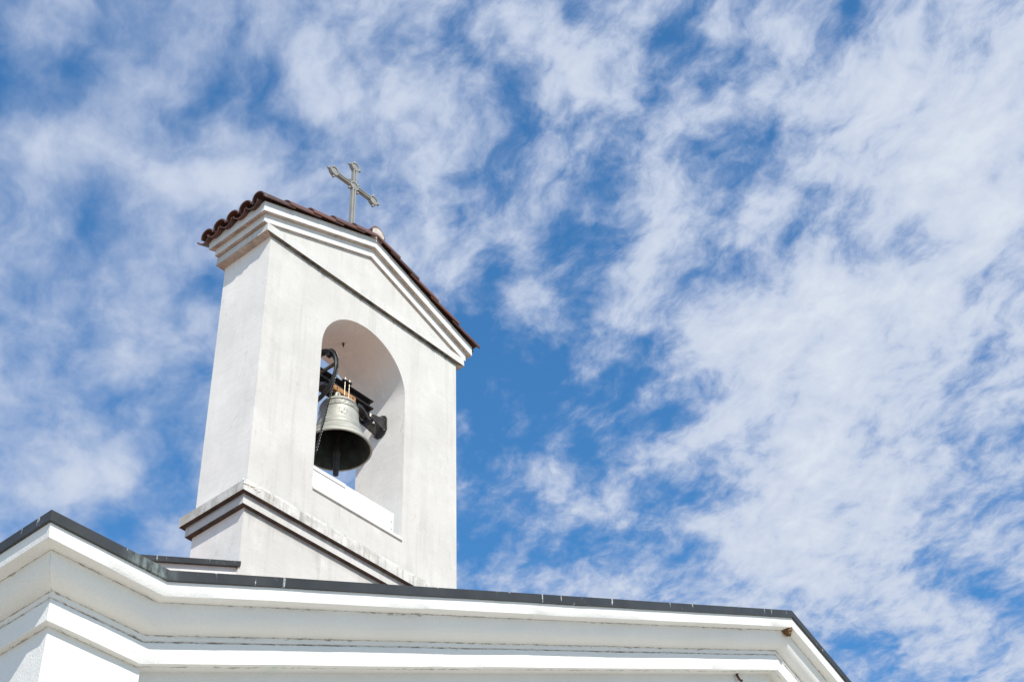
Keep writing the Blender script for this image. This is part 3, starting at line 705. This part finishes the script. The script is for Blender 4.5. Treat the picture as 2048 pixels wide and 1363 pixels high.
# ringing wheel
WX, WY, WZ, WR = .992, D/2+.006, 2.098, .272
wh = MB(); nn = 56
for (dr, r_, dx) in ((0, .0200, 0), (-.024, .012, .010), (.006, .012, -.018)):
    wh.tube([(WX+dx, WY+(WR+dr)*math.cos(2*math.pi*i/nn), WZ+(WR+dr)*1.09*math.sin(2*math.pi*i/nn)) for i in range(nn)], r_, 8, closed=True)
wheel = wh.build('ringing_wheel', M['steel'], hs, smooth=60)
for a in (0, 90, 180, 270):
    ca, sa = math.cos(R(a)), math.sin(R(a)); s_ = MB(); t_ = .017
    v = []
    for rr in (.02, WR*(1.07 if a in (90, 270) else 1)-.02):
        for u_, w_ in ((-t_, -.010), (t_, -.010), (t_, .010), (-t_, .010)):
            v.append((WX+w_, WY+rr*ca - u_*sa, WZ+.035*abs(ca)+rr*sa + u_*ca))
    s_.add(v, [(3,2,1,0),(4,5,6,7),(0,1,5,4),(1,2,6,5),(2,3,7,6),(3,0,4,7)])
    s_.build('spoke', M['oldsteel'], wheel, bevel=.002)
s_ = MB(); a = R(128); s_.box(WX-.022, WX+.022, WY+WR*math.cos(a)-.02, WY+WR*math.cos(a)+.03, WZ+WR*1.07*math.sin(a)-.055, WZ+WR*1.07*math.sin(a)-.010); s_.build('rim_clamp', M['steel'], wheel, bevel=.003)

# chain over the wheel
ch = MB()
path = [Vector((WX-.004, WY+(WR+.022)*math.cos(R(t)), WZ+(WR+.022)*1.09*math.sin(R(t)))) for t in range(125, 181, 5)]
end = Vector((.868, .142, 1.02)); st = path[-1]
path += [st.lerp(end, i/40) + Vector((0, -.006*math.sin(math.pi*i/40), 0)) for i in range(1, 41)]
def resample(p, step):
    out = [p[0].copy()]; acc = 0; last = p[0].copy()
    for q in p[1:]:
        while (q-last).length >= step: last = last + (q-last).normalized()*step; out.append(last.copy())
    return out
rp = resample(path, .0175)
for i, (a, b) in enumerate(zip(rp, rp[1:])):
    t = (b-a).normalized(); s0 = t.cross(Vector((1, .3, 0))).normalized(); s1 = t.cross(s0)
    q = s0 if i % 2 else s1; c = (a+b)/2
    ch.tube([c + t*.0135*math.cos(w)+q*.0095*math.sin(w) for w in [2*math.pi*j/8 for j in range(8)]], .0034, 5, closed=True)
chain = ch.build('bell_chain', M['chain'], base=(WX, WY-WR, 1.1), smooth=60)
tag(chain, 'thin steel chain draped over the wheel and hanging past the bell', 'chain')

# wall brackets holding the axle
for sg, lab in ((1, 'black iron bearing bracket bolted to the sunlit right side of the arch'), (-1, 'black iron bearing bracket on the shaded left side of the arch, behind the wheel')):
    X = lambda d: (N2-d) if sg > 0 else (N1+d)
    br = thing('bearing_bracket', (X(.01), D/2, 1.86), lab, 'wall bracket', 'bearing brackets on the sides of the arch')
    p = MB(); ply = [(.305,2.112),(.262,2.085),(.240,2.050),(.236,1.912),(.262,1.866),(.318,1.842),(.372,1.850),(.418,1.90),(.424,2.03),(.40,2.085),(.362,2.112)]
    a, b = sorted((X(.0005), X(.014))); p.prism(ply, a, b, axis='x'); p.build('back_plate', M['platesteel'], br, bevel=.003)
    for y in (.262, .388):
        q = MB(); poly = [(X(.0145), 2.030), (X(.0145), 1.900), (X(.10), 1.915), (X(.200), 1.945), (X(.200), 1.985), (X(.165), 2.000)]
        if sg < 0: poly = poly[::-1]
        q.prism(poly, y-.006, y+.006); q.build('cheek_plate', M['steel'], br, bevel=.002)
    q = MB(); poly = [(X(.0145), 2.0375), (X(.166), 2.0075), (X(.200), 1.992), (X(.200), 1.9865), (X(.166), 2.0015), (X(.0145), 2.0315)]
    q.prism(poly if sg > 0 else poly[::-1], .255, .269); q.build('edge_rib', M['oldsteel'], br)
    q = MB(); q.prism(poly if sg > 0 else poly[::-1], .381, .395); q.build('edge_rib', M['oldsteel'], br)
    q = MB(); a, b = sorted((X(.160), X(.200))); q.box(a, b, .2685, .3815, 1.925, 1.980); q.build('bearing_block', M['steel'], br, bevel=.006)
    for (y, z) in ((.30, 2.075), (.262, 1.905), (.37, 2.07), (.39, 1.90)):
        q = MB(); q.tube([(X(.014), y, z), (X(.030), y, z)], .011, 6); q.build('bolt', M['zincbolt'], br)
    for (d, y) in ((.19, .285), (.19, .365)):
        q = MB(); q.tube([(X(d), y, 1.985), (X(d), y, 2.012)], .010, 6); q.build('bearing_bolt', M['zincbolt'], br)

# ------------------------------------------------------------------ cross on the ridge
CX, CY = 1.322, D/2
cross = thing('roof_cross', (CX, CY, ftop(W/2)+.05), 'grey iron cross with round medallions and small balls standing on the roof ridge', 'cross')
T = .021
def framed(mb, x0, x1, z0, z1, rim=.010, rec=.012):
    """flat bar with a sunk channel front and back"""
    mb.box(x0, x1, CY-T+rec, CY+T-rec, z0, z1)
    for ya, yb in ((CY-T, CY-T+rec-.0004), (CY+T-rec+.0004, CY+T)):
        if x1-x0 > z1-z0: mb.box(x0, x1, ya, yb, z0, z0+rim); mb.box(x0, x1, ya, yb, z1-rim, z1)
        else: mb.box(x0, x0+rim, ya, yb, z0, z1); mb.box(x1-rim, x1, ya, yb, z0, z1)
post = MB(); framed(post, CX-.026, CX+.026, 3.95, 4.957, .018); framed(post, CX-.023, CX+.023, 5.063, 5.262, .015)
post.build('post', M['cross'], cross, bevel=.0015)
fp = MB(); zf = ftop(W/2)+.165; fp.box(CX-.055, CX+.055, CY-.05, CY+.05, zf-.02, zf+.012); fp.build('foot_plate', M['rust'], cross, bevel=.004)
for sg in (-1, 1):
    a = MB(); framed(a, *sorted((CX+sg*.055, CX+sg*.250)), 4.989, 5.035, .015); a.build('arm', M['cross'], cross, bevel=.0015)
def disc(cx, cz, r, name):
    mb = MB(); n = 28
    def ring(r_, y): return [(cx+r_*math.cos(2*math.pi*i/n), y, cz+r_*math.sin(2*math.pi*i/n)) for i in range(n)]
    rs = [(r, CY+T), (r, CY-T), (r-.013, CY-T), (r-.015, CY-T+.010), (r-.03, CY-T+.008)]
    vs = []; fs = []
    for a_ in rs: vs += ring(*a_)
    for j in range(len(rs)-1): fs += [(j*n+i, j*n+(i+1) % n, (j+1)*n+(i+1) % n, (j+1)*n+i) for i in range(n)]
    fs += [tuple((len(rs)-1)*n+i for i in range(n)), tuple(range(n-1, -1, -1))]
    mb.add(vs, fs); return mb.build(name, M['cross'], cross, smooth=40)
def ball(x, z, d):
    mb = MB(); dx, dz = d
    mb.tube([(x-dx*.020, CY, z-dz*.020), (x, CY, z)], .008, 8); mb.sphere((x+dx*.006, CY, z+dz*.006), .0165, 14, 9)
    mb.build('ball', M['cross'], cross, smooth=50)
s2 = math.sqrt(.5)
disc(CX, 5.010, .058, 'medallion')
for sx in (-1, 1):
    for sz in (-1, 1): ball(CX+sx*.058, 5.010+sz*.058, (sx*s2, sz*s2))
for (dx, dz, c) in ((-1, 0, (CX-.298, 5.016)), (1, 0, (CX+.298, 5.010)), (0, 1, (CX, 5.310))):
    disc(c[0], c[1], .060, 'medallion')
    for (bx, bz) in ((dx, dz), (dz, dx), (-dz, -dx)): ball(c[0]+bx*.072, c[1]+bz*.072, (bx, bz))

# ------------------------------------------------------------------ small things under the eaves
nb = MB()
for i in range(16): nb.sphere((GX-.008+random.uniform(-.022,.016), FY+.043+random.uniform(-.016,.020), GZ-.130+random.uniform(-.022,.016)), random.uniform(.010,.019), 9, 6, 0, .2)
nest = nb.build('mud_nest', M['nest'], base=(GX, FY+.04, GZ-.16), smooth=60)
tag(nest, 'small brown mud nest stuck under the peak of the cornice', 'nest')
nb = MB(); hx, hy, hz = .475, FY+.232, -3.165
nb.tube([(hx, hy, hz+.03), (hx-.004, hy-.004, hz-.01), (hx+.004, hy-.012, hz-.038), (hx+.022, hy-.016, hz-.046), (hx+.034, hy-.012, hz-.030)], [.010,.008,.008,.007,.005], 8)
nb.sphere((hx, hy, hz+.012), .014, 9, 6, 0, .25)
hook = nb.build('rusty_hook', M['rust'], base=(hx, hy, hz), smooth=60)
tag(hook, 'small rusty hook under the lower moulding near the peak of the church front', 'hook')
